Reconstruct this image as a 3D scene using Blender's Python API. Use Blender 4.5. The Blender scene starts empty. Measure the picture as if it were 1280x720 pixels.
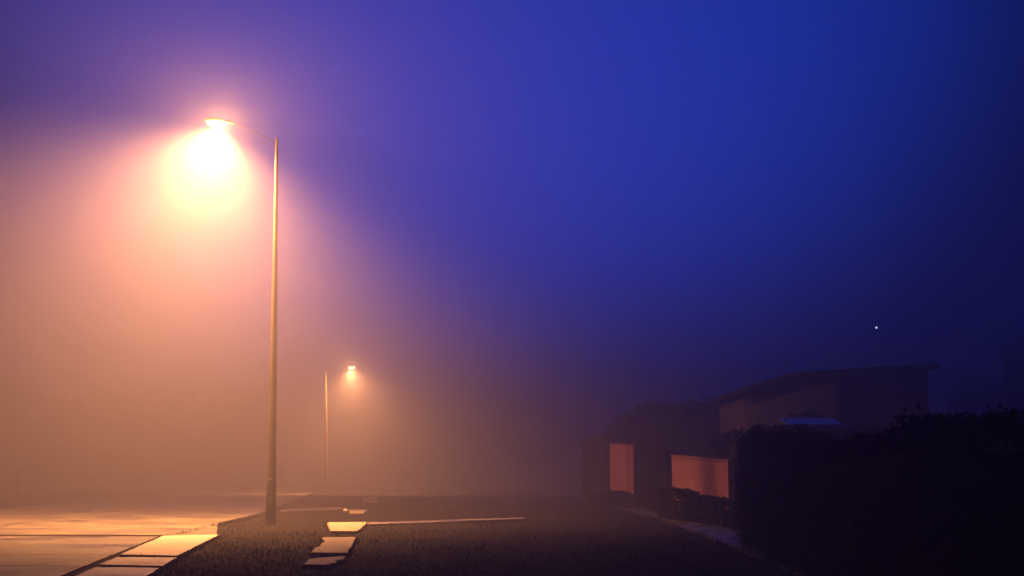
import bpy, bmesh, math, random
from mathutils import Vector, Matrix, noise

random.seed(11)
R = math.radians
sc = bpy.context.scene
C = sc.collection

# ------------------------------------------------------------------ camera
W0, H0 = 1280.0, 720.0
F = 1500.0                      # focal length in photo pixels
HOR = 598.0                     # horizon row
EYE = 1.1
PITCH = math.atan((HOR - H0 / 2) / F)
cam_d = bpy.data.cameras.new('camera')
cam_d.sensor_width = 36.0
cam_d.lens = F / W0 * 36.0
cam_d.clip_start = 0.05
cam_d.clip_end = 6000
cam = bpy.data.objects.new('camera', cam_d)
C.objects.link(cam)
cam.location = (0, 0, EYE)
cam.rotation_euler = (R(90) + PITCH, 0, 0)
sc.camera = cam


def ray(px, py):
    x = (px - W0 / 2) / F
    y = (H0 / 2 - py) / F
    c, s = math.cos(PITCH), math.sin(PITCH)
    return Vector((x, c - y * s, s + y * c))


def gnd(px, py, z=0.0):
    """ground point seen at a photo pixel"""
    d = ray(px, py)
    t = (z - EYE) / d.z
    return Vector((d.x * t, d.y * t, z))


def at(px, py, Y):
    """point seen at a photo pixel at distance Y along the view's ground axis"""
    d = ray(px, py)
    t = Y / d.y
    return Vector((d.x * t, Y, EYE + d.z * t))


# ------------------------------------------------------------------ materials
def mat(name, col, rough=0.8, spec=0.5, var=0.25, scale=6.0, bump=0.0, bscale=40.0, metal=0.0,
        wet=None, stain=None):
    m = bpy.data.materials.new(name)
    m.use_nodes = True
    nt = m.node_tree
    N, L = nt.nodes, nt.links
    b = N['Principled BSDF']
    b.inputs['Metallic'].default_value = metal
    b.inputs['Specular IOR Level'].default_value = spec
    tc = N.new('ShaderNodeTexCoord')
    n1 = N.new('ShaderNodeTexNoise')
    n1.inputs['Scale'].default_value = scale
    n1.inputs['Detail'].default_value = 6
    L.new(tc.outputs['Object'], n1.inputs['Vector'])
    cr = N.new('ShaderNodeValToRGB')
    lo = [c * (1 - var) for c in col]
    hi = [min(1, c * (1 + var)) for c in col]
    cr.color_ramp.elements[0].position = 0.3
    cr.color_ramp.elements[1].position = 0.7
    cr.color_ramp.elements[0].color = (*lo, 1)
    cr.color_ramp.elements[1].color = (*hi, 1)
    L.new(n1.outputs['Fac'], cr.inputs['Fac'])
    out = cr.outputs['Color']
    if stain:
        n3 = N.new('ShaderNodeTexNoise')
        n3.inputs['Scale'].default_value = stain[0]
        n3.inputs['Detail'].default_value = 8
        n3.inputs['Roughness'].default_value = 0.65
        L.new(tc.outputs['Object'], n3.inputs['Vector'])
        mr = N.new('ShaderNodeMapRange')
        mr.inputs['From Min'].default_value = 0.52
        mr.inputs['From Max'].default_value = 0.65
        mr.inputs['To Max'].default_value = stain[1]
        L.new(n3.outputs['Fac'], mr.inputs['Value'])
        mx = N.new('ShaderNodeMixRGB')
        mx.inputs['Color2'].default_value = (*stain[2], 1)
        L.new(mr.outputs['Result'], mx.inputs['Fac'])
        L.new(out, mx.inputs['Color1'])
        out = mx.outputs['Color']
    L.new(out, b.inputs['Base Color'])
    if wet:
        n2 = N.new('ShaderNodeTexNoise')
        n2.inputs['Scale'].default_value = wet[2]
        n2.inputs['Detail'].default_value = 5
        L.new(tc.outputs['Object'], n2.inputs['Vector'])
        mr = N.new('ShaderNodeMapRange')
        mr.inputs['From Min'].default_value = 0.35
        mr.inputs['From Max'].default_value = 0.65
        mr.inputs['To Min'].default_value = wet[0]
        mr.inputs['To Max'].default_value = wet[1]
        L.new(n2.outputs['Fac'], mr.inputs['Value'])
        L.new(mr.outputs['Result'], b.inputs['Roughness'])
    else:
        b.inputs['Roughness'].default_value = rough
    if bump:
        nb = N.new('ShaderNodeTexNoise')
        nb.inputs['Scale'].default_value = bscale
        nb.inputs['Detail'].default_value = 6
        L.new(tc.outputs['Object'], nb.inputs['Vector'])
        bp = N.new('ShaderNodeBump')
        bp.inputs['Strength'].default_value = bump
        bp.inputs['Distance'].default_value = 0.02
        L.new(nb.outputs['Fac'], bp.inputs['Height'])
        L.new(bp.outputs['Normal'], b.inputs['Normal'])
    return m


M = {}
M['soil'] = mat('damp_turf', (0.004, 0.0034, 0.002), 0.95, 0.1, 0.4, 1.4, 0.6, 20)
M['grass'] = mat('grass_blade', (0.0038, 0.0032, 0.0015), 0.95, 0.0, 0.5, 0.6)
M['road'] = mat('damp_concrete_road', (0.125, 0.11, 0.092), 0.5, 0.32, 0.38, 0.8, 0.45, 30,
                wet=(0.24, 0.66, 0.4), stain=(0.5, 0.7, (0.055, 0.048, 0.04)))
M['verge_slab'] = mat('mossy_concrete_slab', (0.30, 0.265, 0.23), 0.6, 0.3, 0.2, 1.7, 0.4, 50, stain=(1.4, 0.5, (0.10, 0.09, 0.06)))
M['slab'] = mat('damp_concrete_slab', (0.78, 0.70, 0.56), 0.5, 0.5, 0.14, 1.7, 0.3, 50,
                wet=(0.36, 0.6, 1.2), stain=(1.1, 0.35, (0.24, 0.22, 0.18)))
M['path'] = mat('worn_path', (0.11, 0.10, 0.09), 0.5, 0.5, 0.25, 1.3, 0.35, 40, wet=(0.3, 0.5, 0.9))
M['asphalt'] = mat('wet_asphalt_path', (0.05, 0.05, 0.052), 0.4, 0.6, 0.25, 1.3, 0.15, 40, wet=(0.22, 0.38, 0.9))
M['joint'] = mat('joint_soil', (0.03, 0.025, 0.02), 0.95, 0.1, 0.3, 8)
M['pole'] = mat('weathered_galvanised_pole', (0.042, 0.037, 0.032), 0.6, 0.4, 0.2, 5, 0.1, 60, metal=0.15,
                stain=(2.0, 0.5, (0.030, 0.022, 0.016)))
M['pole_dark'] = mat('tar_painted_pole_foot', (0.022, 0.019, 0.017), 0.6, 0.3, 0.3, 6)
M['housing'] = mat('grey_lamp_housing', (0.22, 0.22, 0.22), 0.5, 0.4, 0.1, 9)
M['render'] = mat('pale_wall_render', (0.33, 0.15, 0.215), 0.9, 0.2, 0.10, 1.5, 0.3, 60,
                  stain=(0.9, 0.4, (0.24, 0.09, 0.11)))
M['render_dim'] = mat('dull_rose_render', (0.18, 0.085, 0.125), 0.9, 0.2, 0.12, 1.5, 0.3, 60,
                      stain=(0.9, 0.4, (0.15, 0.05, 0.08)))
M['house'] = mat('house_wall_render', (0.075, 0.064, 0.105), 0.9, 0.2, 0.12, 1.2, 0.3, 50,
                 stain=(0.7, 0.35, (0.06, 0.04, 0.07)))
M['coping'] = mat('coping_brick', (0.13, 0.07, 0.055), 0.85, 0.2, 0.3, 5)
M['roof'] = mat('dark_roof_tile', (0.016, 0.015, 0.017), 0.9, 0.2, 0.3, 3, 0.4, 12)
M['sheet'] = mat('wet_sheet_roof', (0.24, 0.25, 0.28), 0.14, 0.6, 0.15, 3, metal=0.9)
M['darkwood'] = mat('dark_stained_timber', (0.030, 0.022, 0.018), 0.8, 0.2, 0.35, 4, 0.3, 30)
M['leaf'] = mat('dark_hedge_leaf', (0.012, 0.014, 0.007), 0.9, 0.02, 0.5, 1.2)
M['bark'] = mat('dark_bark', (0.016, 0.013, 0.010), 0.9, 0.05, 0.4, 6, 0.5, 20)
M['stone'] = mat('pale_stone', (0.34, 0.32, 0.30), 0.7, 0.3, 0.15, 6)


def glass_dark():
    m = bpy.data.materials.new('dark_window_glass')
    m.use_nodes = True
    b = m.node_tree.nodes['Principled BSDF']
    b.inputs['Base Color'].default_value = (0.01, 0.01, 0.012, 1)
    b.inputs['Roughness'].default_value = 0.08
    return m


M['glass'] = glass_dark()


def emit(name, col, s):
    m = bpy.data.materials.new(name)
    m.use_nodes = True
    b = m.node_tree.nodes['Principled BSDF']
    b.inputs['Base Color'].default_value = (*col, 1)
    b.inputs['Emission Color'].default_value = (*col, 1)
    b.inputs['Emission Strength'].default_value = s
    return m


LAMP_COL = (1.0, 0.385, 0.11)
M['lens'] = emit('lit_sodium_bowl', (1.0, 0.55, 0.22), 90.0)
M['star'] = emit('star_light', (0.72, 0.75, 1.0), 4.0)


# ------------------------------------------------------------------ mesh helpers
def finish(name, bm, material, parent=None, smooth=False):
    me = bpy.data.meshes.new(name)
    bmesh.ops.recalc_face_normals(bm, faces=bm.faces[:])
    bm.to_mesh(me)
    bm.free()
    me.materials.append(material)
    if smooth:
        for p in me.polygons:
            p.use_smooth = True
    o = bpy.data.objects.new(name, me)
    C.objects.link(o)
    if parent is not None:
        o.parent = parent
    return o


def raw(name, verts, faces, material, parent=None):
    me = bpy.data.meshes.new(name)
    me.from_pydata(verts, [], faces)
    me.update()
    me.materials.append(material)
    o = bpy.data.objects.new(name, me)
    C.objects.link(o)
    if parent is not None:
        o.parent = parent
    return o


def tag(o, label=None, cat=None, group=None, kind=None):
    if label:
        o['label'] = label
    if cat:
        o['category'] = cat
    if group:
        o['group'] = group
    if kind:
        o['kind'] = kind
    return o


def empty(name, loc, rz=0.0):
    o = bpy.data.objects.new(name, None)
    C.objects.link(o)
    o.location = loc
    o.rotation_euler = (0, 0, rz)
    o.empty_display_size = 0.3
    return o


def add_box(bm, x0, x1, y0, y1, z0, z1, bev=0.0):
    v = [bm.verts.new(p) for p in
         [(x0, y0, z0), (x1, y0, z0), (x1, y1, z0), (x0, y1, z0), (x0, y0, z1), (x1, y0, z1), (x1, y1, z1), (x0, y1, z1)]]
    fs = [bm.faces.new([v[i] for i in f]) for f in
          [(0, 3, 2, 1), (4, 5, 6, 7), (0, 1, 5, 4), (1, 2, 6, 5), (2, 3, 7, 6), (3, 0, 4, 7)]]
    if bev:
        es = list({e for f in fs for e in f.edges})
        bmesh.ops.bevel(bm, geom=es, offset=bev, segments=2, affect='EDGES', profile=0.5)


def prism(bm, pts, z0, z1, ztops=None):
    """closed polygon (x,y) extruded from z0 to z1"""
    a = [bm.verts.new((p[0], p[1], z0)) for p in pts]
    b = [bm.verts.new((p[0], p[1], z1 if ztops is None else ztops[i])) for i, p in enumerate(pts)]
    n = len(pts)
    bm.faces.new(a[::-1])
    bm.faces.new(b)
    for i in range(n):
        bm.faces.new((a[i], a[(i + 1) % n], b[(i + 1) % n], b[i]))


def add_tube(bm, path, radii, seg=12, cap=True):
    rings = []
    n = len(path)
    path = [Vector(p) for p in path]
    for i, p in enumerate(path):
        t = (path[min(i + 1, n - 1)] - path[max(i - 1, 0)]).normalized()
        ref = Vector((0, 1, 0)) if abs(t.y) < 0.9 else Vector((1, 0, 0))
        u = t.cross(ref).normalized()
        w = t.cross(u).normalized()
        rings.append([bm.verts.new(p + (u * math.cos(2 * math.pi * k / seg) + w * math.sin(2 * math.pi * k / seg)) * radii[i])
                      for k in range(seg)])
    for a, b in zip(rings, rings[1:]):
        for k in range(seg):
            bm.faces.new((a[k], a[(k + 1) % seg], b[(k + 1) % seg], b[k]))
    if cap:
        bm.faces.new(rings[0][::-1])
        bm.faces.new(rings[-1])


def in_poly(x, y, poly):
    r = False
    j = len(poly) - 1
    for i in range(len(poly)):
        xi, yi = poly[i][0], poly[i][1]
        xj, yj = poly[j][0], poly[j][1]
        if (yi > y) != (yj > y) and x < (xj - xi) * (y - yi) / (yj - yi) + xi:
            r = not r
        j = i
    return r


# ------------------------------------------------------------------ ground
def ground_z(x, y):
    z = -0.045 + 0.018 * noise.noise(Vector((x * 0.5, y * 0.5, 0.3)))
    # a low bank on the right below the gardens
    k = max(0.0, min(1.0, (x - 6.3) / 3.0)) * max(0.0, min(1.0, (y - 8) / 8.0))
    z += 0.28 * k * k * (3 - 2 * k) * (0.8 + 0.4 * noise.noise(Vector((x * 0.25, y * 0.25, 2.0))))
    return z


def axis(lo, hi, fine_lo, fine_hi, fine, grow):
    v, t = [], fine_lo
    while t <= fine_hi:
        v.append(t)
        t += fine
    s, t = fine, fine_hi
    while t < hi:
        s *= grow
        t = min(hi, t + s)
        v.append(t)
    s, t = fine, fine_lo
    pre = []
    while t > lo:
        s *= grow
        t = max(lo, t - s)
        pre.append(t)
    return pre[::-1] + v


xs = axis(-640, 640, -16, 16, 0.8, 1.25)
ys = axis(-60, 640, 4, 60, 0.9, 1.2)
gv = [(x, y, ground_z(x, y)) for y in ys for x in xs]
nx = len(xs)
gf = [(j * nx + i, j * nx + i + 1, (j + 1) * nx + i + 1, (j + 1) * nx + i) for j in range(len(ys) - 1) for i in range(nx - 1)]
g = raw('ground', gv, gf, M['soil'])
tag(g, kind='structure')
for p in g.data.polygons:
    p.use_smooth = True

# ------------------------------------------------------------------ road (left), heading to its vanishing point
edge_px = [(70, 780), (203, 669), (262, 656), (330, 640.5), (367, 624.5), (392, 616), (418, 608), (431, 603.6)]
edge = [gnd(*p) for p in edge_px]
far_dir = (edge[-1] - edge[-2]).normalized()
road_w = 9.0
left = []
for i, p in enumerate(edge):
    a = edge[max(i - 1, 0)]
    b = edge[min(i + 1, len(edge) - 1)]
    t = (b - a).normalized()
    left.append(p + Vector((-t.y, t.x, 0)) * road_w)
road_poly = [(p.x, p.y) for p in edge] + [(p.x, p.y) for p in left[::-1]]
# concrete bays with open joints
bm = bmesh.new()
kerb_side = [gnd(*p) for p in [(-66, 782), (84, 719), (112, 707), (147, 692), (202.5, 669.8)]]
far_side = [gnd(274, 668.6)] + edge[2:]


def bays(line, nlane, width, cuts, gap):
    """bays along a line of ground points; cuts = fractions of its length"""
    def at_f(f):
        tot = sum((b - a).length for a, b in zip(line, line[1:]))
        acc = 0
        for a, b in zip(line, line[1:]):
            l = (b - a).length
            if acc + l >= f * tot - 1e-6:
                t = (b - a).normalized()
                return a.lerp(b, min(1, (f * tot - acc) / l)), Vector((-t.y, t.x, 0))
            acc += l
        return line[-1].copy(), Vector((-t.y, t.x, 0))
    tot = sum((b - a).length for a, b in zip(line, line[1:]))
    across = Vector((-1, 0.05, 0)).normalized()
    g = gap / tot / 2
    for f0, f1 in zip(cuts, cuts[1:]):
        for k in range(nlane):
            q = []
            for f, w in ((f0 + g, k), (f1 - g, k), (f1 - g, k + 1), (f0 + g, k + 1)):
                p, _ = at_f(f)
                q.append(p + across * (width * w / nlane + (gap * 0.6 if w == k else -gap * 0.2)))
            prism(bm, q, -0.2, -0.006 + random.uniform(-0.007, 0.004))


kl = [(b - a).length for a, b in zip(kerb_side, kerb_side[1:])]
kt = sum(kl)
bays(kerb_side, 2, 9.0, [0, (kl[0] + kl[1]) / kt * 0.45, (kl[0] + kl[1]) / kt, (kl[0] + kl[1] + kl[2] * 0.96) / kt, 1.0], 0.11)
bays(far_side, 2, 10.2, [k / 40 for k in range(41)], 0.09)
road = finish('road', bm, M['road'])
tag(road, kind='structure')
bed = raw('roadbed', [(p[0], p[1], -0.024) for p in road_poly], [tuple(range(len(road_poly)))], M['joint'])
tag(bed, kind='structure')

paved = [road_poly]


# ------------------------------------------------------------------ slabs
def slab(px, name, label, cat, group, m=None, h=0.012, jag=0.0):
    pts = [gnd(*p) for p in px]
    c = sum(pts, Vector()) / len(pts)
    c.z = 0
    loc = []
    n = len(pts)
    for i in range(n):
        a, b = pts[i], pts[(i + 1) % n]
        st = max(1, int((b - a).length / 0.18)) if jag else 1
        for s in range(st):
            p = a.lerp(b, s / st) - c
            if s and jag:
                p += Vector((random.uniform(-jag, jag), random.uniform(-jag, jag), 0))
            loc.append(p)
    bm = bmesh.new()
    prism(bm, loc, -0.11, h)
    o = finish(name, bm, m or M['slab'])
    o.location = c
    tag(o, label, cat, group)
    paved.append([(p.x + c.x, p.y + c.y) for p in loc])
    return o


KG = 'pale slabs along the edge of the road'
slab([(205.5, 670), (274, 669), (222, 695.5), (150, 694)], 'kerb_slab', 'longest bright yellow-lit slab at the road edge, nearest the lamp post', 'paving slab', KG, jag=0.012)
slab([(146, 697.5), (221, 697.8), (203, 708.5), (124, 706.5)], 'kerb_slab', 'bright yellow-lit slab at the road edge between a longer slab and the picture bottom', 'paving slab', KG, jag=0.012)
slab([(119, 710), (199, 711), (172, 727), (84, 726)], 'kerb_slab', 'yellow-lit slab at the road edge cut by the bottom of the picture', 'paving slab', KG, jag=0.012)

PG = 'stepping slabs set in the grass verge'
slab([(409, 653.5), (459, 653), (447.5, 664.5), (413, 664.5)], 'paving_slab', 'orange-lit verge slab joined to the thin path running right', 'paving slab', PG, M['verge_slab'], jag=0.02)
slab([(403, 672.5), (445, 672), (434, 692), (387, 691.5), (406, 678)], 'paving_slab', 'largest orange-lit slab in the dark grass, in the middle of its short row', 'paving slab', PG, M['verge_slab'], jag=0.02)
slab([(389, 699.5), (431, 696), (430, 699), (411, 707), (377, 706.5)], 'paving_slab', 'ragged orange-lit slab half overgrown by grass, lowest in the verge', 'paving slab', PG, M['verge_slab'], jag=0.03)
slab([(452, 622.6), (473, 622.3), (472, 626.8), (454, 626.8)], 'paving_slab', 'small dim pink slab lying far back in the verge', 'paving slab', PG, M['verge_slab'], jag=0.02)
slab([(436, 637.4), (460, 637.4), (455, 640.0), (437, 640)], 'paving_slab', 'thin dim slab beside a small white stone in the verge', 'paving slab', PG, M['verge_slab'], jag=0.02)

# white stone by the thin slab
bm = bmesh.new()
bmesh.ops.create_icosphere(bm, subdivisions=3, radius=0.085)
for v in bm.verts:
    v.co *= 1 + 0.25 * noise.noise(v.co * 14)
    v.co.z *= 0.75
st = finish('stone', bm, M['stone'], smooth=True)
st.location = gnd(432, 639) + Vector((0, 0, 0.03))
tag(st, 'small whitish stone in the grass at the end of a thin slab', 'stone')


# ------------------------------------------------------------------ paths (structure)
def strip(name, top, bot, m, z=0.004, jag=0.03):
    a = [gnd(*p) for p in top]
    b = [gnd(*p) for p in bot]
    poly = []
    for line in (a, b[::-1]):
        for p, q in zip(line, line[1:]):
            n = max(1, int((q - p).length / 0.4))
            for s in range(n):
                r = p.lerp(q, s / n)
                poly.append((r.x + random.uniform(-jag, jag), r.y + random.uniform(-jag, jag)))
        poly.append((line[-1].x, line[-1].y))
    bm = bmesh.new()
    prism(bm, poly, -0.1, z)
    o = finish(name, bm, m)
    tag(o, kind='structure')
    paved.append(poly)
    return o


strip('path', [(460, 652.5), (560, 650), (655, 646.8)], [(458, 655.6), (560, 652.4), (655, 648.6)], M['path'])
strip('path', [(352, 637), (400, 634.8), (428, 634)], [(350, 640), (400, 636.6), (428, 635.6)], M['path'])
strip('path', [(634, 626.2), (652, 625.6)], [(630, 629), (648, 628.5)], M['asphalt'])
strip('footpath', [(676, 613.5), (735, 617), (770, 624), (840, 640), (925, 665), (1060, 712), (1300, 800)],
      [(676, 616), (722, 622.5), (765, 633.5), (828, 650), (905, 678), (1000, 718), (1170, 810)], M['asphalt'], z=0.012)

# ------------------------------------------------------------------ grass blades
gvs, gfs = [], []


def blade(x, y, h, w):
    z = ground_z(x, y)
    a = random.uniform(0, math.pi)
    lx, ly = random.uniform(-.6, .6) * h, random.uniform(-.6, .6) * h
    dx, dy = math.cos(a) * w / 2, math.sin(a) * w / 2
    i = len(gvs)
    gvs.extend([(x - dx, y - dy, z), (x + dx, y + dy, z), (x + lx, y + ly, z + h)])
    gfs.append((i, i + 1, i + 2))


edge_far = [(p.x, p.y) for p in edge]


def scatter(n, ylo, yhi, h0, h1, w):
    done = 0
    while done < n:
        u = random.random()
        y = 1 / (1 / ylo + u * (1 / yhi - 1 / ylo))
        half = y * 640 / F * 1.08 + 1
        x = random.uniform(-half, half)
        if x > 9.5:
            continue
        done += 1
        if any(in_poly(x, y, p) for p in paved):
            continue
        k = 0.55 + 0.9 * max(0, noise.noise(Vector((x * 0.7, y * 0.7, 5.0))) + 0.35)
        s = 1 + y / 60
        blade(x, y, random.uniform(h0, h1) * k, w * s)


scatter(60000, 9, 90, 0.025, 0.07, 0.012)
# ragged fringe leaning over the slabs and path edges
for poly in paved[1:]:
    n = len(poly)
    for i in range(n):
        a, b = Vector(poly[i]), Vector(poly[(i + 1) % n])
        if (a.y + b.y) / 2 > 95:
            continue
        l = (b - a).length
        for s in range(int(l * 28)):
            p = a.lerp(b, random.random())
            off = Vector((random.gauss(0, 0.035), random.gauss(0, 0.035)))
            q = p + off
            if in_poly(q.x, q.y, poly) and random.random() < 0.75:
                continue
            if in_poly(q.x, q.y, road_poly):
                continue
            blade(q.x, q.y, random.uniform(0.05, 0.11), 0.014)
acc = 0
for a, b in zip(edge_far[1:], edge_far[2:]):
    a, b = Vector(a), Vector(b)
    l = min((b - a).length, 60)
    for s in range(int(l * 60)):
        p = a.lerp(b, random.random())
        q = p + Vector((random.uniform(-0.02, 0.35), random.uniform(-0.1, 0.1)))
        if any(in_poly(q.x, q.y, pp) for pp in paved):
            continue
        blade(q.x, q.y, random.uniform(0.03, 0.10), 0.018)
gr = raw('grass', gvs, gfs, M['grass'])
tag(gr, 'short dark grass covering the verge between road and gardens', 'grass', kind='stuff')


# ------------------------------------------------------------------ street lamps
POLE_H = 9.38


def lamp(base, top_off, head, yaw_dir, label, power, stout=1.0):
    """base: foot of the pole; top_off: lean of the pole; head: lamp position relative to the base"""
    root = empty('street_lamp', base)
    tag(root, label, 'street lamp', 'lit street lamps along the verge')
    top = Vector((top_off[0], top_off[1], POLE_H))
    bm = bmesh.new()
    n = 14
    path = [top * (i / n) for i in range(n + 1)]
    rad = [stout * (0.128 - 0.088 * (i / n) ** 0.9) for i in range(n + 1)]
    path.append(top + Vector((0, 0, 0.10)))
    rad.append(0.014)
    add_tube(bm, path, rad, 20)
    pole = finish('pole', bm, M['pole'], root, True)
    bm = bmesh.new()
    add_tube(bm, [(0, 0, -0.2), top * 0.11, top * 0.112], [0.131, 0.1205, 0.1195], 20)
    for v in bm.verts:
        v.co.x *= stout
        v.co.y *= stout
    finish('pole_foot', bm, M['pole_dark'], root, True)
    bm = bmesh.new()
    add_box(bm, -0.05, 0.05, -0.150 * stout, -0.11, 0.42, 0.78, 0.008)
    finish('service_door', bm, M['pole_dark'], root)
    # slim arm from just under the pole top
    head = Vector(head)
    a0 = top + Vector((0, 0, -0.06))
    pts, rr = [], []
    hd = Vector((head.x, head.y, 0)) - Vector((a0.x, a0.y, 0))
    hd.normalize()
    end = head - hd * 0.30 + Vector((0, 0, 0.07))
    for i in range(9):
        t = i / 8
        p = a0.lerp(end, t)
        p.z += 0.03 * math.sin(math.pi * t)
        pts.append(p)
        rr.append(0.012 - 0.002 * t)
    bm = bmesh.new()
    add_tube(bm, pts, rr, 10)
    finish('arm', bm, M['pole'], root, True)
    # lantern: hood, bowl
    hl = empty('lamp_head', head, math.atan2(hd.y, hd.x))
    hl.parent = root
    bm = bmesh.new()
    prof = [(-0.36, 0.05, 0.05), (-0.28, 0.085, 0.07), (-0.1, 0.14, 0.10), (0.12, 0.16, 0.11), (0.3, 0.13, 0.08), (0.38, 0.06, 0.03)]
    rings = []
    for x, w, h in prof:
        rings.append([bm.verts.new((x, w * math.cos(math.pi * k / 8), 0.03 + h * math.sin(math.pi * k / 8))) for k in range(9)])
    for a, b in zip(rings, rings[1:]):
        for k in range(8):
            bm.faces.new((a[k], a[k + 1], b[k + 1], b[k]))
        bm.faces.new((a[8], a[0], b[0], b[8]))
    bm.faces.new(rings[0])
    bm.faces.new(rings[-1][::-1])
    hood = finish('hood', bm, M['housing'], hl, True)
    bm = bmesh.new()
    bmesh.ops.create_uvsphere(bm, u_segments=20, v_segments=12, radius=1.0)
    for v in bm.verts:
        v.co.x = v.co.x * 0.24 + 0.06
        v.co.y *= 0.115
        v.co.z = min(v.co.z, 0.15) * 0.10 + 0.008
    bowl = finish('bowl', bm, M['lens'], hl, True)
    ld = bpy.data.lights.new('lamp_light', 'SPOT')
    ld.energy = power
    ld.color = LAMP_COL
    ld.spot_size = R(179)
    ld.spot_blend = 0.84
    ld.shadow_soft_size = 0.10
    lo = bpy.data.objects.new('lamp_light', ld)
    C.objects.link(lo)
    lo.parent = root
    lo.location = head + Vector((0, 0, -0.22))
    d = Vector(yaw_dir).normalized()
    lo.rotation_euler = d.to_track_quat('-Z', 'Y').to_euler()
    lp = bpy.data.lights.new('bowl_light', 'POINT')
    lp.energy = power * 0.021
    lp.color = LAMP_COL
    lp.shadow_soft_size = 0.06
    po = bpy.data.objects.new('bowl_light', lp)
    C.objects.link(po)
    po.parent = root
    po.location = head + Vector((0, 0, -0.17))
    return root


POWER = 90000
b1 = gnd(338.5, 654)
tp = at(346, 176, b1.y)
h1 = at(273, 154, b1.y - 0.5)
POLE_H = tp.z
lamp(b1, (tp.x - b1.x, 0), h1 - b1, (-0.38, 0.43, -1.0),
     'tall tapering lamp post by the road edge with a large white glare in fog', POWER)
b2 = gnd(408.5, 617)
t2 = at(407, 461, b2.y)
h2 = at(438.5, 459.5, b2.y - 0.6)
POLE_H = t2.z
lamp(b2, (t2.x - b2.x, 0), h2 - b2, (0.06, 0.5, -1.0),
     'distant smaller lamp post with a small yellow light right of its pole', POWER * 1.1, 1.3)


# ------------------------------------------------------------------ foliage
def leaves(n, pick, size):
    vs, fs = [], []
    for _ in range(n):
        p = pick()
        if p is None:
            continue
        a = Vector((random.gauss(0, 1), random.gauss(0, 1), random.gauss(0, 1))).normalized()
        b = a.orthogonal().normalized()
        b.rotate(Matrix.Rotation(random.uniform(0, 6.28), 3, a))
        c = a.cross(b)
        s = size * random.uniform(0.6, 1.4)
        i = len(vs)
        vs.extend([p - b * s, p + c * s * 0.45, p + b * s, p - c * s * 0.45])
        fs.append((i, i + 1, i + 2, i + 3))
    return vs, fs


def hedge(name, pts, width, heights, label, cat='hedge', n=6000, size=0.06, group=None, core=0.86):
    """run of clipped or wild hedge along a polyline; heights per point"""
    pts = [Vector((p[0], p[1], 0)) for p in pts]
    c = sum(pts, Vector()) / len(pts)
    root = empty(name, c)
    tag(root, label, cat, group)
    segs = list(zip(pts, pts[1:], heights, heights[1:]))
    lens = [(b - a).length for a, b, _, _ in segs]
    tot = sum(lens)

    def sample():
        r = random.uniform(0, tot)
        for (a, b, h0, h1), l in zip(segs, lens):
            if r <= l:
                t = r / l
                p = a.lerp(b, t)
                d = (b - a).normalized()
                nrm = Vector((-d.y, d.x, 0))
                h = h0 + (h1 - h0) * t
                h *= 1 + 0.15 * noise.noise(Vector((p.x * 0.9, p.y * 0.9, 1))) + 0.10 * noise.noise(Vector((p.x * 3, p.y * 3, 4)))
                return p, nrm, h
            r -= l

    def pick():
        s = sample()
        if s is None:
            return None
        p, nrm, h = s
        if random.random() < 0.45:
            z = h * (1 - abs(random.gauss(0, 0.05)))
            o = random.uniform(-0.5, 0.5) * width
            if random.random() < 0.04:
                z += random.uniform(0, 0.07) * h
        else:
            z = random.random() * h
            o = random.choice((-0.5, 0.5)) * width * (1 + random.gauss(0, 0.10)) * (1 - 0.25 * (z / h) ** 4)
        q = p + nrm * o
        return Vector((q.x - c.x, q.y - c.y, z))
    vs, fs = leaves(n, pick, size)
    raw('foliage', vs, fs, M['leaf'], root)
    if core:
        bm = bmesh.new()
        for a, b, h0, h1 in segs:
            d = (b - a).normalized()
            nrm = Vector((-d.y, d.x, 0)) * width * 0.40
            q = [a - nrm - c, b - nrm - c, b + nrm - c, a + nrm - c]
            k = core
            prism(bm, q, -0.1, 1, [h0 * k, h1 * k, h1 * k, h0 * k])
        finish('inner_twigs', bm, M['bark'], root)
    return root


def tree(base, h, crown_r, crown_h, label, n=9000, size=0.12, group=None, name='tree'):
    root = empty(name, base)
    tag(root, label, 'tree', group)
    bm = bmesh.new()
    th = h - crown_h * 0.6
    add_tube(bm, [(0, 0, -0.2), (0.05, 0, th * 0.5), (0, 0.05, th), (0.1, 0, h - crown_h * 0.2)],
             [h * 0.028, h * 0.02, h * 0.016, h * 0.005], 10)
    cl = []
    for k in range(11):
        a = random.uniform(0, 6.28)
        rr = crown_r * random.uniform(0.25, 0.85)
        z = h - crown_h + crown_h * random.uniform(0.1, 0.85)
        cpt = Vector((math.cos(a) * rr, math.sin(a) * rr, z))
        cl.append((cpt, crown_r * random.uniform(0.28, 0.5)))
        add_tube(bm, [(0, 0, th * random.uniform(0.7, 1.0)), cpt * 0.55 + Vector((0, 0, z * 0.42)), cpt],
                 [h * 0.010, h * 0.006, h * 0.002], 6)
    finish('trunk', bm, M['bark'], root, True)

    def pick():
        cpt, r = random.choice(cl)
        v = Vector((random.gauss(0, 1), random.gauss(0, 1), random.gauss(0, 0.8))).normalized() * r * random.uniform(0.3, 1.0) ** 0.6
        return cpt + v
    vs, fs = leaves(n, pick, size)
    raw('crown', vs, fs, M['leaf'], root)
    return root


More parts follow.
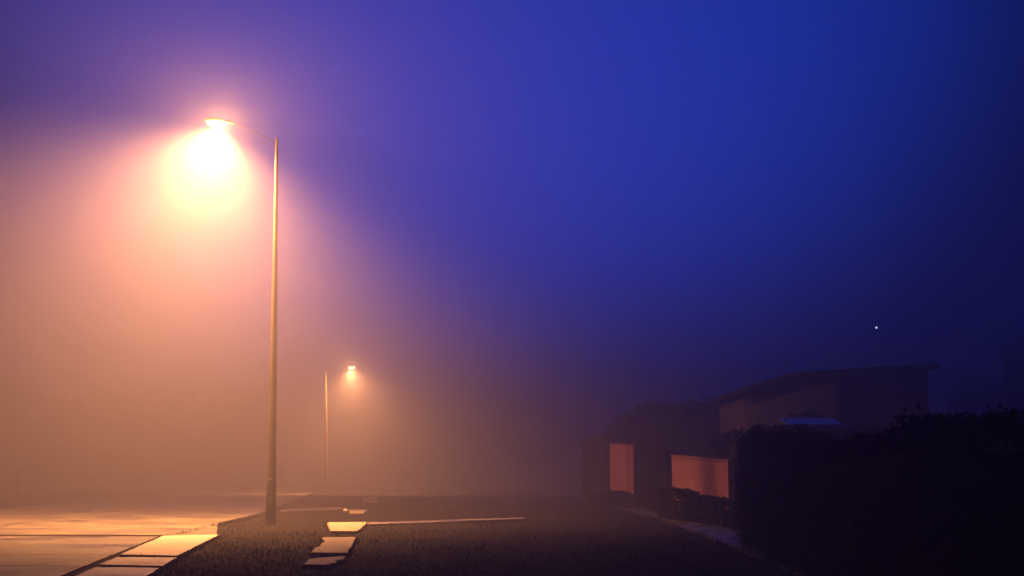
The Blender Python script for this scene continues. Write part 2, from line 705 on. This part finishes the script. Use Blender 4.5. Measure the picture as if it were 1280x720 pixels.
# ------------------------------------------------------------------ walls on the right
def wall(name, p0, p1, thick, z0, z1a, z1b, label, cat, material, coping=True):
    """straight wall from p0 to p1 (ground points), its near face on that line"""
    p0, p1 = Vector((p0[0], p0[1], 0)), Vector((p1[0], p1[1], 0))
    root = empty(name, p0)
    tag(root, label, cat)
    d = (p1 - p0)
    n = Vector((-d.y, d.x, 0)).normalized()
    if n.y < 0:
        n = -n
    q = [Vector((0, 0, 0)), d, d + n * thick, n * thick]
    bm = bmesh.new()
    prism(bm, q, z0, 1, [z1a, z1b, z1b, z1a])
    finish('wall_panel', bm, material, root)
    # pier at the near end, standing a little proud of the panel
    u = d.normalized()
    pw = min(0.34, d.length * 0.16)
    q = [d - u * pw - n * 0.035, d - n * 0.035, d + n * (thick + 0.03), d - u * pw + n * (thick + 0.03)]
    bm = bmesh.new()
    q = [p + u * 0.004 for p in q]
    prism(bm, q, z0, z1b + 0.0)
    finish('pier', bm, material, root)
    if coping:
        e = d.normalized() * 0.03
        q = [-e - n * 0.035, d + e - n * 0.035, d + e + n * (thick + 0.035), -e + n * (thick + 0.035)]
        bm = bmesh.new()
        a = [bm.verts.new((p.x, p.y, (z1a if i in (0, 3) else z1b) + 0.002)) for i, p in enumerate(q)]
        b = [bm.verts.new((p.x, p.y, (z1a if i in (0, 3) else z1b) + 0.06)) for i, p in enumerate(q)]
        bm.faces.new(a[::-1])
        bm.faces.new(b)
        for i in range(4):
            bm.faces.new((a[i], a[(i + 1) % 4], b[(i + 1) % 4], b[i]))
        finish('coping', bm, M['coping'], root)
    return root


# wide lit garden wall: far end on the left, near end on the right
wa, wb = at(839.5, 568.5, 37.5), at(911, 575, 33.0)
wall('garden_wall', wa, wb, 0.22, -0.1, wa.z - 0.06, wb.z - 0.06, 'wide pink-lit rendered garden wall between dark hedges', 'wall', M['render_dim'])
# narrow tall one farther along
va, vb = at(762, 553, 50.0), at(783.5, 554.5, 48.3)
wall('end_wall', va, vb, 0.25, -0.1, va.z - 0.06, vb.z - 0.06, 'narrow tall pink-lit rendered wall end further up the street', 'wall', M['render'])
# dark timber fence left of it
root = empty('fence', at(729, 598, 56))
tag(root, 'dark vertical board fence left of the narrow lit wall', 'fence')
fa, fb = at(728, 548, 56), at(760, 548, 51.5)
o0 = Vector(root.location)
d = Vector((fb.x - fa.x, fb.y - fa.y, 0))
nb = 26
bm = bmesh.new()
for k in range(nb):
    a = Vector((fa.x - o0.x, fa.y - o0.y, 0)) + d * (k / nb)
    b = Vector((fa.x - o0.x, fa.y - o0.y, 0)) + d * ((k + 0.93) / nb)
    nrm = Vector((-d.y, d.x, 0)).normalized() * 0.025
    prism(bm, [a, b, b + nrm, a + nrm], -1.2, fa.z - o0.z + random.uniform(-0.02, 0.02))
finish('board_panel', bm, M['darkwood'], root)
for k in (0.02, 0.5, 0.97):
    bm = bmesh.new()
    a = Vector((fa.x - o0.x, fa.y - o0.y, 0)) + d * k
    nrm = Vector((-d.y, d.x, 0)).normalized()
    c = a + nrm * 0.03
    u = d.normalized() * 0.05
    prism(bm, [c - u, c + u, c + u + nrm * 0.1, c - u + nrm * 0.1], -1.2, fa.z - o0.z + 0.06)
    finish('post', bm, M['darkwood'], root)

# hedges between and around the walls
hedge('hedge', [at(796, 598, 51.0), at(818, 598, 46), at(836, 598, 41.5)], 0.7, [2.5, 2.3, 2.0],
      'dark hedge filling the gap between the two lit walls', n=9000, size=0.07, core=0.7)
hedge('hedge', [at(746, 598, 74), at(780, 598, 62), at(830, 598, 53), at(892, 598, 47)], 1.6, [2.2, 3.9, 4.3, 4.0],
      'tall dark hedge rising behind the lit walls', n=9000, size=0.10)
hedge('shrub', [at(834, 598, 34), at(870, 598, 31.5), at(915, 598, 28.5)], 0.6, [0.80, 0.66, 0.50],
      'low ragged shrubs along the foot of the wide lit wall', 'shrub', n=6000, size=0.05, core=0.6)
hedge('shrub', [at(745, 598, 49.0), at(764, 598, 47.8), at(790, 598, 45.8)], 0.6, [0.5, 0.62, 0.5],
      'low ragged shrub at the foot of the narrow lit wall', 'shrub', n=1600, size=0.05)
# near black hedge on the right
hedge('hedge', [at(952, 598, 22), at(1010, 598, 16.5), at(1110, 598, 12.0), at(1200, 598, 10.2), at(1330, 598, 9.0), at(1500, 598, 8.2)], 0.9, [1.85, 1.60, 1.50, 1.55, 1.50, 1.5],
      'long black hedge nearest the camera across the lower right', n=42000, size=0.032)

# ------------------------------------------------------------------ house
HY = 42.0
hb = at(1040, 598, HY)
root = empty('house', (hb.x, HY, 0))
tag(root, 'low dark-roofed house behind the hedge with a dim purple gable wall', 'house')


def loc(px, py, Y=HY):
    p = at(px, py, Y)
    return (p.x - hb.x, p.z)


# side profile, extruded back
DEPTH = 5.0
prof_top = [loc(921, 487), loc(988, 466.5), loc(1168, 455.5)]
T = 0.18
bm = bmesh.new()
outer = prof_top
inner = [(x, z - T) for x, z in prof_top]
front = [bm.verts.new((x, -0.55, z)) for x, z in outer] + [bm.verts.new((x, -0.55, z)) for x, z in inner[::-1]]
back = [bm.verts.new((x, DEPTH + 0.5, z)) for x, z in outer] + [bm.verts.new((x, DEPTH + 0.5, z)) for x, z in inner[::-1]]
n = len(front)
bm.faces.new(front)
bm.faces.new(back[::-1])
for i in range(n):
    bm.faces.new((front[i], front[(i + 1) % n], back[(i + 1) % n], back[i]))
roof = finish('roof', bm, M['roof'], root)
# gable wall under it (front face at y = 0)
wl, wr, wr2 = loc(930, 500)[0], loc(1046, 500)[0], loc(1160, 500)[0]


def roof_z(x):
    for (x0, z0), (x1, z1) in zip(prof_top, prof_top[1:]):
        if x0 <= x <= x1:
            return z0 + (z1 - z0) * (x - x0) / (x1 - x0) - T - 0.003
    return prof_top[-1][1] - T


def wall_block(x0, x1, y0, y1):
    bm = bmesh.new()
    xsamp = [x0] + [x for x, _ in prof_top if x0 < x < x1] + [x1]
    low = [(x, -0.1) for x in (x0, x1)]
    poly = [(x1, -0.1), (x0, -0.1)] + [(x, roof_z(x)) for x in xsamp]
    a = [bm.verts.new((x, y0, z)) for x, z in poly]
    b = [bm.verts.new((x, y1, z)) for x, z in poly]
    m = len(poly)
    bm.faces.new(a)
    bm.faces.new(b[::-1])
    for i in range(m):
        bm.faces.new((a[i], a[(i + 1) % m], b[(i + 1) % m], b[i]))
    return bm


finish('wall', wall_block(wl, wr, 0.0, DEPTH), M['house'], root)
finish('porch_wall', wall_block(wr + 0.004, wr2 + 0.2, 0.9, DEPTH), M['darkwood'], root)
bm = bmesh.new()
add_box(bm, wr2 - 0.14, wr2, -0.05, 0.09, -0.1, roof_z(wr2 - 0.1) - 0.01)
finish('porch_post', bm, M['darkwood'], root)
# window in the gable, dark
wx0, wz0 = loc(1002, 508)
wx1, wz1 = loc(1036, 486)
bm = bmesh.new()
add_box(bm, wr + 0.5, wr + 1.5, 0.87, 0.895, 1.2, 2.6)
wf = finish('window', bm, M['darkwood'], root)
bm = bmesh.new()
add_box(bm, wr + 0.56, wr + 1.44, 0.855, 0.868, 1.26, 2.54)
finish('pane', bm, M['glass'], wf)
# gutter
bm = bmesh.new()
add_tube(bm, [(prof_top[0][0] - 0.04, -0.5, prof_top[0][1] - 0.15), (prof_top[0][0] - 0.04, DEPTH + 0.4, prof_top[0][1] - 0.15)], [0.06, 0.06], 8)
finish('gutter', bm, M['darkwood'], root)

# small shed in front of the house, its sheet roof catching the sky
sx0, sx1 = at(984, 526, 35.5), at(1054, 526, 35.5)
shed = empty('shed', ((sx0.x + sx1.x) / 2, 35.5, 0))
tag(shed, 'low shed whose wet sheet-metal roof shows as a blue strip before the house', 'shed')
hw = (sx1.x - sx0.x) / 2
zf = at(1020, 530.5, 35.5).z
bm = bmesh.new()
v = [bm.verts.new(p) for p in [(-hw, 0, zf), (hw, 0, zf), (hw, 1.15, zf + 0.25), (-hw, 1.15, zf + 0.25)]]
w_ = [bm.verts.new(p.co + Vector((0, 0, -0.04))) for p in v]
bm.faces.new(v)
bm.faces.new(w_[::-1])
for i in range(4):
    bm.faces.new((v[i], w_[i], w_[(i + 1) % 4], v[(i + 1) % 4]))
finish('roof', bm, M['sheet'], shed)
bm = bmesh.new()
prism(bm, [(-hw + 0.08, 0.12), (hw - 0.08, 0.12), (hw - 0.08, 1.08), (-hw + 0.08, 1.08)], -0.1, 1,
      [zf - 0.05, zf - 0.05, zf + 0.17, zf + 0.17])
finish('wall', bm, M['darkwood'], shed)
bm = bmesh.new()
add_box(bm, -0.4, 0.4, 0.085, 0.116, 0.0, 1.75)
finish('door', bm, M['darkwood'], shed)
# shrub between the shed and the house wall
hedge('shrub', [at(950, 598, 41.3), at(985, 598, 41.3), at(1015, 598, 41.3), at(1042, 598, 41.3)], 0.7, [2.5, 3.0, 3.35, 3.2],
      'ragged dark shrub climbing against the dim purple house wall', 'shrub', n=4500, size=0.07, core=0.75)
hedge('hedge', [at(912, 598, 35), at(950, 598, 33), at(1000, 598, 30.5), at(1085, 598, 27), at(1180, 598, 24), at(1300, 598, 21.5), at(1420, 598, 20)],
      1.3, [2.35, 2.35, 2.15, 2.05, 2.25, 2.15, 2.15], 'dark garden hedge in front of the low house', n=12000, size=0.07)
# trees to the right of the house
tree(at(1240, 598, 84), 7.6, 3.4, 5.4, 'dim dark tree right of the low house at the picture edge', n=9000, size=0.13)
tree(at(1322, 598, 66), 7.6, 3.2, 5.0, 'dark tree partly cut off by the right edge of the picture', n=8000, size=0.11)
# pale posts
bm = bmesh.new()
add_box(bm, -0.09, 0.09, -0.09, 0.09, -0.1, 1.15, 0.015)
o = finish('bollard', bm, M['stone'])
o.location = gnd(625, 611)
tag(o, 'faint pale post where the far verge fades into fog', 'post')
root = empty('gate_pillar', at(19, 598, 78))
root.location.z = 0
tag(root, 'faint brick pillar with a lighter cap in the red fog beyond the road', 'pillar')
bm = bmesh.new()
add_box(bm, -0.17, 0.17, -0.17, 0.17, -0.1, 1.80, 0.01)
finish('pillar_shaft', bm, M['coping'], root)
bm = bmesh.new()
add_box(bm, -0.22, 0.22, -0.22, 0.22, 1.803, 1.92, 0.01)
finish('pillar_cap', bm, M['render'], root)

# ------------------------------------------------------------------ far dark wood beyond the road, one mass in the fog
tv, tf = [], []
trk = []
for k in range(70):
    px = -420 + 800 * (k / 69) + random.uniform(-8, 8)
    Y = 70 + 70 * (k / 69) + random.uniform(-6, 6)
    if px > 330:
        continue
    p = at(px, 598, Y)
    hh = random.uniform(7.0, 10.5)
    cl = [(Vector((p.x + random.gauss(0, 1.5), Y + random.gauss(0, 1.5), random.uniform(0.8, hh))), random.uniform(0.9, 2.0)) for _ in range(12)]

    def pick():
        c, r = random.choice(cl)
        return c + Vector((random.gauss(0, 1), random.gauss(0, 1), random.gauss(0, 0.9))).normalized() * r * random.uniform(0.2, 1.0) ** 0.5
    vs, fs = leaves(900, pick, 0.34)
    k0 = len(tv)
    tv.extend(vs)
    tf.extend([tuple(i + k0 for i in f) for f in fs])
wd = raw('woodland', tv, tf, M['leaf'])
tag(wd, 'dark mass of trees fading into the fog beyond the road', 'woodland', kind='stuff')

# ------------------------------------------------------------------ star
sp = at(1095.5, 409.5, 3000)
bm = bmesh.new()
bmesh.ops.create_icosphere(bm, subdivisions=3, radius=3.0)
so = finish('star', bm, M['star'], smooth=True)
so.location = sp
tag(so, 'tiny white point of light low in the blue sky above the house roof', 'star')

# ------------------------------------------------------------------ haze
bm = bmesh.new()
add_box(bm, -660, 660, -80, 660, -1.3, 11.1)
hz = bpy.data.materials.new('haze')
hz.use_nodes = True
nt = hz.node_tree
nt.nodes.clear()
out = nt.nodes.new('ShaderNodeOutputMaterial')
pv = nt.nodes.new('ShaderNodeVolumePrincipled')
pv.inputs['Color'].default_value = (0.72, 0.71, 0.86, 1)
pv.inputs['Density'].default_value = 0.024
pv.inputs['Anisotropy'].default_value = 0.65
nt.links.new(pv.outputs['Volume'], out.inputs['Volume'])
ho = finish('haze', bm, hz)
tag(ho, kind='stuff')

# ------------------------------------------------------------------ sky
w = bpy.data.worlds.new('World')
sc.world = w
w.use_nodes = True
nt = w.node_tree
N, L = nt.nodes, nt.links
bg = N['Background']
sky = N.new('ShaderNodeTexSky')
sky.sky_type = 'NISHITA'
sky.sun_disc = False
sky.sun_elevation = R(-2.0)
sky.sun_rotation = R(-4)
sky.altitude = 50
SKY_GAIN = 22.0
tint = N.new('ShaderNodeMixRGB')
tint.blend_type = 'MULTIPLY'
tint.inputs['Fac'].default_value = 1.0
tint.inputs['Color2'].default_value = (0.010, 0.080, 1.0, 1)
lum = N.new('ShaderNodeRGBToBW')
L.new(sky.outputs['Color'], lum.inputs['Color'])
amp = N.new('ShaderNodeMath')
amp.operation = 'MULTIPLY'
amp.inputs[1].default_value = SKY_GAIN
L.new(lum.outputs['Val'], amp.inputs[0])
L.new(amp.outputs['Value'], tint.inputs['Color1'])
# the afterglow is strongest ahead and fades quickly to either side
tc = N.new('ShaderNodeTexCoord')
dt = N.new('ShaderNodeVectorMath')
dt.operation = 'DOT_PRODUCT'
dt.inputs[1].default_value = ray(590, -150).normalized()
L.new(tc.outputs['Generated'], dt.inputs[0])
mr = N.new('ShaderNodeMapRange')
mr.interpolation_type = 'SMOOTHSTEP'
mr.inputs['From Min'].default_value = math.cos(R(30))
mr.inputs['From Max'].default_value = 1.0
mr.inputs['To Min'].default_value = 0.10
mr.inputs['To Max'].default_value = 1.0
L.new(dt.outputs['Value'], mr.inputs['Value'])
gl = N.new('ShaderNodeMixRGB')
gl.blend_type = 'MULTIPLY'
gl.inputs['Fac'].default_value = 1.0
L.new(tint.outputs['Color'], gl.inputs['Color1'])
L.new(mr.outputs['Result'], gl.inputs['Color2'])
L.new(gl.outputs['Color'], bg.inputs['Color'])
bg.inputs['Strength'].default_value = 0.1

# ------------------------------------------------------------------ render settings
sc.view_settings.view_transform = 'Standard'
sc.view_settings.look = 'None'
sc.view_settings.exposure = 0
sc.view_settings.gamma = 1
sc.view_settings.use_curve_mapping = False
cy = sc.cycles
cy.max_bounces = 8
cy.diffuse_bounces = 3
cy.glossy_bounces = 3
cy.volume_bounces = 0
cy.use_denoising = True
try:
    cy.denoiser = 'OPENIMAGEDENOISE'
except Exception:
    pass
cy.sample_clamp_indirect = 4
